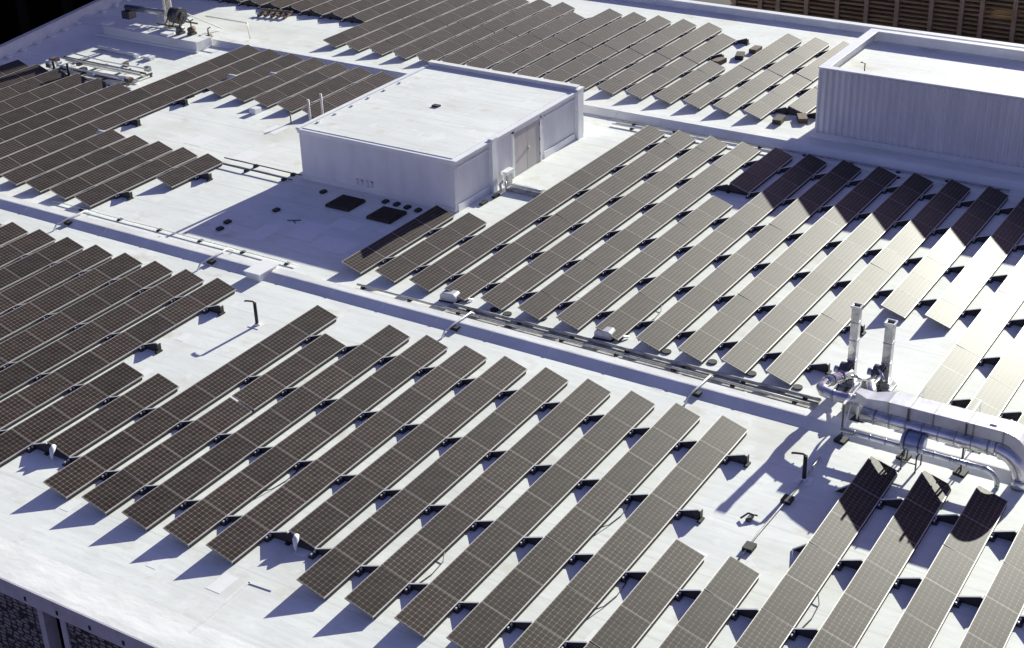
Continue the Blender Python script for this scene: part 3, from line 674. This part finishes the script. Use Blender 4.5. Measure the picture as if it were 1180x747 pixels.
# conduit with trays in the aisle left of the duct-shaded rows
t = thing('aisle_conduit', 'thin conduit running down the aisle beside the duct shadow', 'conduit', (34, 13.1, 0))
s = MB(); s.tube([(37.6, 13.15, .05), (35.5, 13.1, .06), (33, 13.15, .05), (30.0, 13.1, .05)], .028, 8); Q(s, 'conduit', MT['conduit'], t)
for x in (34.95, 32.25):
    s = MB(); s.box(x-.20, x+.16, 12.95, 13.25, .01, .12); Q(s, 'tray', MT['black'], t)
s = MB(); s.tube([(33.7, 13.5, .1), (33.6, 13.75, .16), (33.4, 13.9, .05)], .03, 8); s.box(33.4, 33.7, 13.6, 13.75, .01, .07); s.build('cable_offcut', MT['steel'], label='small tangled cable offcut on the aisle roof beside thin conduit', cat='cable')
MB().box(36.4, 36.8, 11.4, 11.8, .002, .06).build('roof_sump', MT['steel'], label='small square roof sump inside the duct shadow', cat='roof drain')
for n_, (x, y, lab) in enumerate(((53.6, 47.2, 'thin dark vent post on the white roof behind the stub panel rows'),)):
    s = MB(); s.tube([(x, y, 0), (x, y, .5)], .03, 8); s.tube([(x, y, .5), (x-.05, y+.03, .62)], .06, 8); s.build('vent_post', MT['steel'], label=lab, cat='vent')
s = MB(); s.box(53.7, 54.2, 49.6, 50.0, .0, .28); s.build('vent_cowl', MT['trim'], label='small white box vent on the roof left of the vent post', cat='vent', bevel=.04)
for n_, (x, y) in enumerate(((55.6, 54.4), (54.2, 54.5), (57.3, 52.6), (56.0, 52.8), (56.6, 50.6), (52.6, 54.6))):
    MB().prism([(x-.2, y-.12), (x+.2, y-.15), (x+.22, y+.12), (x-.15, y+.14)], 'z', .0, .12).build('ballast_tray', MT['black'], label='small black ballast tray on the bright roof left of penthouse, %s from the right' % ORD[[4, 5, 2, 3, 1, 6][n_]], cat='ballast tray', group='black ballast trays in the left block')
for n_, (x, y) in enumerate(((57.3, 54.2), (58.6, 52.4), (47.6, 54.0))):
    s = MB(); s.tube([(x, y-.3, .2), (x, y+.3, .2)], .18, 10); s.build('white_can', MT['patch'], label=['white capped cylinder lying between the long row and rear rows, left', 'white capped cylinder lying between the long row and rear rows, right', 'white capped cylinder lying at the left end of the bright roof gap'][n_], cat='canister', group='white canisters in the left block')
for n_, (x, y, a) in enumerate(((73.4, 32.0, .3), (74.8, 31.7, .0), (70.2, 34.0, .2), (72.0, 32.6, -.2), (64.9, 26.1, .1), (65.6, 25.2, .5))):
    MB().box(-.42, .42, -.22, .22, .0, .24).build('ballast_crate', MT['rust'] if n_ % 2 else MT['grate'], loc=(x, y, 0), rot=(0, 0, a), label=['dark crate left on the far roof by the shortened row, upper left', 'dark crate left on the far roof by the shortened row, upper right', 'dark crate left on the far roof by the half length row, lower left', 'dark crate left on the far roof by the half length row, lower right', 'dark crate beside the corrugated building corner, left one', 'dark crate beside the corrugated building corner, right one'][n_], cat='crate', group='dark crates on the far roof')
# ---------------------------------------------------------------- upper left equipment
pl = thing('equipment_platform', 'low raised white roof platform carrying machinery at top left', 'platform', (60.6, 59.8, 0))
s = MB(); s.box(60.3, 61.6, 59.6, 67.0, .002, .60); Q(s, 'deck', MT['curb'], pl, bevel=.03)
s = MB(); s.box(60.18, 60.298, 59.5, 67.7, .002, .10); Q(s, 'base_flashing', MT['trim'], pl)
t = thing('flag_mast', 'thick cream mast rising out of view from the roof platform', 'mast', (62.9, 64.0, 0))
s = MB(); s.tube([(0, 0, 0), (0, 0, 6)], .17, 14); s.build('pole', MT['cream'], t)
s = MB(); s.tube([(-.05, .35, 0), (-.05, .35, 3.5)], .07, 10); s.bar((-.05, .35, 1.2), (0, 0, 1.2), .05); s.build('side_pole', MT['cream'], t)
s = MB(); s.box(-.35, .35, -.35, .35, 0, .3); s.build('base', MT['ductd'], t)
s = MB(); s.bar((0, 0, 1.5), (1.5, -2.6, .1), .06); s.bar((0, .2, 1.6), (1.5, 2.6, .1), .06); s.build('stay', MT['cream'], t)
t = thing('blower_unit', 'round dark blower on skids at the foot of the cream mast', 'blower', (62.4, 62.9, .25))
s = MB(); s.tube([(0, -.35, .95), (0, .35, .95)], .48, 20); s.tube([(0, -.5, .95), (0, -.35, .95)], .25, 16); s.build('housing', MT['steel'], t)
s = MB()
for y in (-.6, .0, .6): s.bar((-.5, y, .45), (0, y, .95), .06); s.bar((.5, y, .45), (0, y, .95), .06)
s.bar((-.55, -1, .46), (-.55, 1.2, .46), .08); s.bar((.55, -1, .46), (.55, 1.2, .46), .08); s.build('skid', MT['steel'], t)
s = MB(); s.tube([(0, .9, 1.0), (-.05, 4.1, .95)], .17, 12); s.build('intake_pipe', MT['ductd'], t)
s = MB(); s.box(-.3, .3, 3.7, 4.3, .3, .75); s.build('intake_box', MT['steel'], t)
random.seed(5)
for n_, (x, y, lab) in enumerate(((61.4, 60.9, 'small rusty motor on platform, farthest right'), (61.2, 61.6, 'small rusty motor on platform, second from the right'), (62.2, 60.4, 'small rusty pump behind the platform end'))):
    t = thing('small_motor', lab, 'motor', (x, y, .60 if n_ < 2 else 0), 0, 'rusty motors near the blower')
    s = MB(); s.tube([(-.2, 0, .3), (.2, 0, .3)], .16, 12); s.build('body', MT['rust'] if n_ != 1 else MT['steel'], t)
    s = MB(); s.box(-.22, .22, -.18, .18, .0, .14); s.build('base', MT['steel'], t)
    s = MB(); s.tube([(0, 0, .4), (0, 0, .8), (0, -.2, .9)], .04, 8); s.build('riser', MT['rust'], t)
for n_, (y, m_) in enumerate(((62.2, 'patch'), (64.9, 'patch'), (67.0, 'patch'))):
    MB().box(60.45, 61.0, y-.3, y+.3, .603, .72).build('pad_block', MT[m_], bevel=.02, label='white pad block on platform front edge, %s' % ['right one', 'middle one', 'left one'][n_], cat='pad block', group='white pad blocks on the platform')
MB().tube([(63.6, 61.8, 1.0), (63.6, 58.6, 1.0), (63.6, 58.5, .05)], .04, 8).build('handrail', MT['cream'], label='thin cream handrail right of the cream mast', cat='handrail')
# pipe bundle between left rows and roof edge
pb = thing('pipe_bundle', 'long cluttered bundle of white and rusty pipes ending the left rows', 'pipework', (53.6, 62, 0))
for k in range(9):
    x = 53.7+k*.24; ya = 58.2+random.uniform(0, .8); yb = 64.9-random.uniform(0, 1.2); z = random.uniform(.22, .5)
    s = MB(); s.tube([(x, ya, z), (x+random.uniform(-.15, .15), (ya+yb)/2, z+random.uniform(-.05, .05)), (x+random.uniform(-.25, .25), yb, z)], random.uniform(.04, .08), 10); Q(s, 'pipe', MT[('trim', 'pipe', 'rust', 'patch', 'cream', 'pipe', 'patch', 'rust', 'trim')[k]], pb)
for y in (58.8, 60.4, 62.2, 64.0):
    s = MB(); s.bar((53.5, y, .18), (55.9, y, .18), .08); s.bar((53.6, y, 0), (53.6, y, .18), .1); s.bar((55.8, y, 0), (55.8, y, .18), .1); Q(s, 'rack', MT['steel'], pb)
for k in range(14):
    x, y = random.uniform(53.5, 55.8), random.uniform(58.2, 64.8); s = MB(); s.box(x, x+random.uniform(.15, .4), y, y+random.uniform(.15, .5), .3, .38+random.random()*.2); Q(s, 'valve_box', MT[('patch', 'trim', 'rust', 'steel', 'ductd')[k % 5]], pb, bevel=.02)
for y in (62.6, 63.7):
    s = MB(); s.tube([(53.45, y, 0), (53.45, y, .85)], .07, 8); Q(s, 'stub_post', MT['black'], pb)
MB().tube([(58.2, 65.3, .1), (58.1, 62.0, .1)], .10, 10).build('loose_pipe', MT['trim'], label='loose white pipe lying on shaded roof in front of platform', cat='pipe')
s = MB(); s.box(57.9, 58.3, 60.9, 61.5, .02, .2); s.box(57.8, 58.0, 61.9, 62.1, .02, .25); s.build('loose_bracket', MT['patch'], label='small white bracket on shaded roof right of the loose white pipe', cat='bracket')
t = thing('scrap_pile', 'small dark stack of timber and metal on the far white roof', 'scrap pile', (68.3, 60.5, 0), .2)
s = MB()
for k in range(5): s.bar((-.6, -.9+k*.45, .12+.05*(k % 2)), (.7, -.8+k*.4, .15), .14)
s.build('timber', MT['rust'], t); s = MB(); s.bar((0, -1.1, .3), (.1, 1.1, .3), .12); s.build('bar', MT['steel'], t)
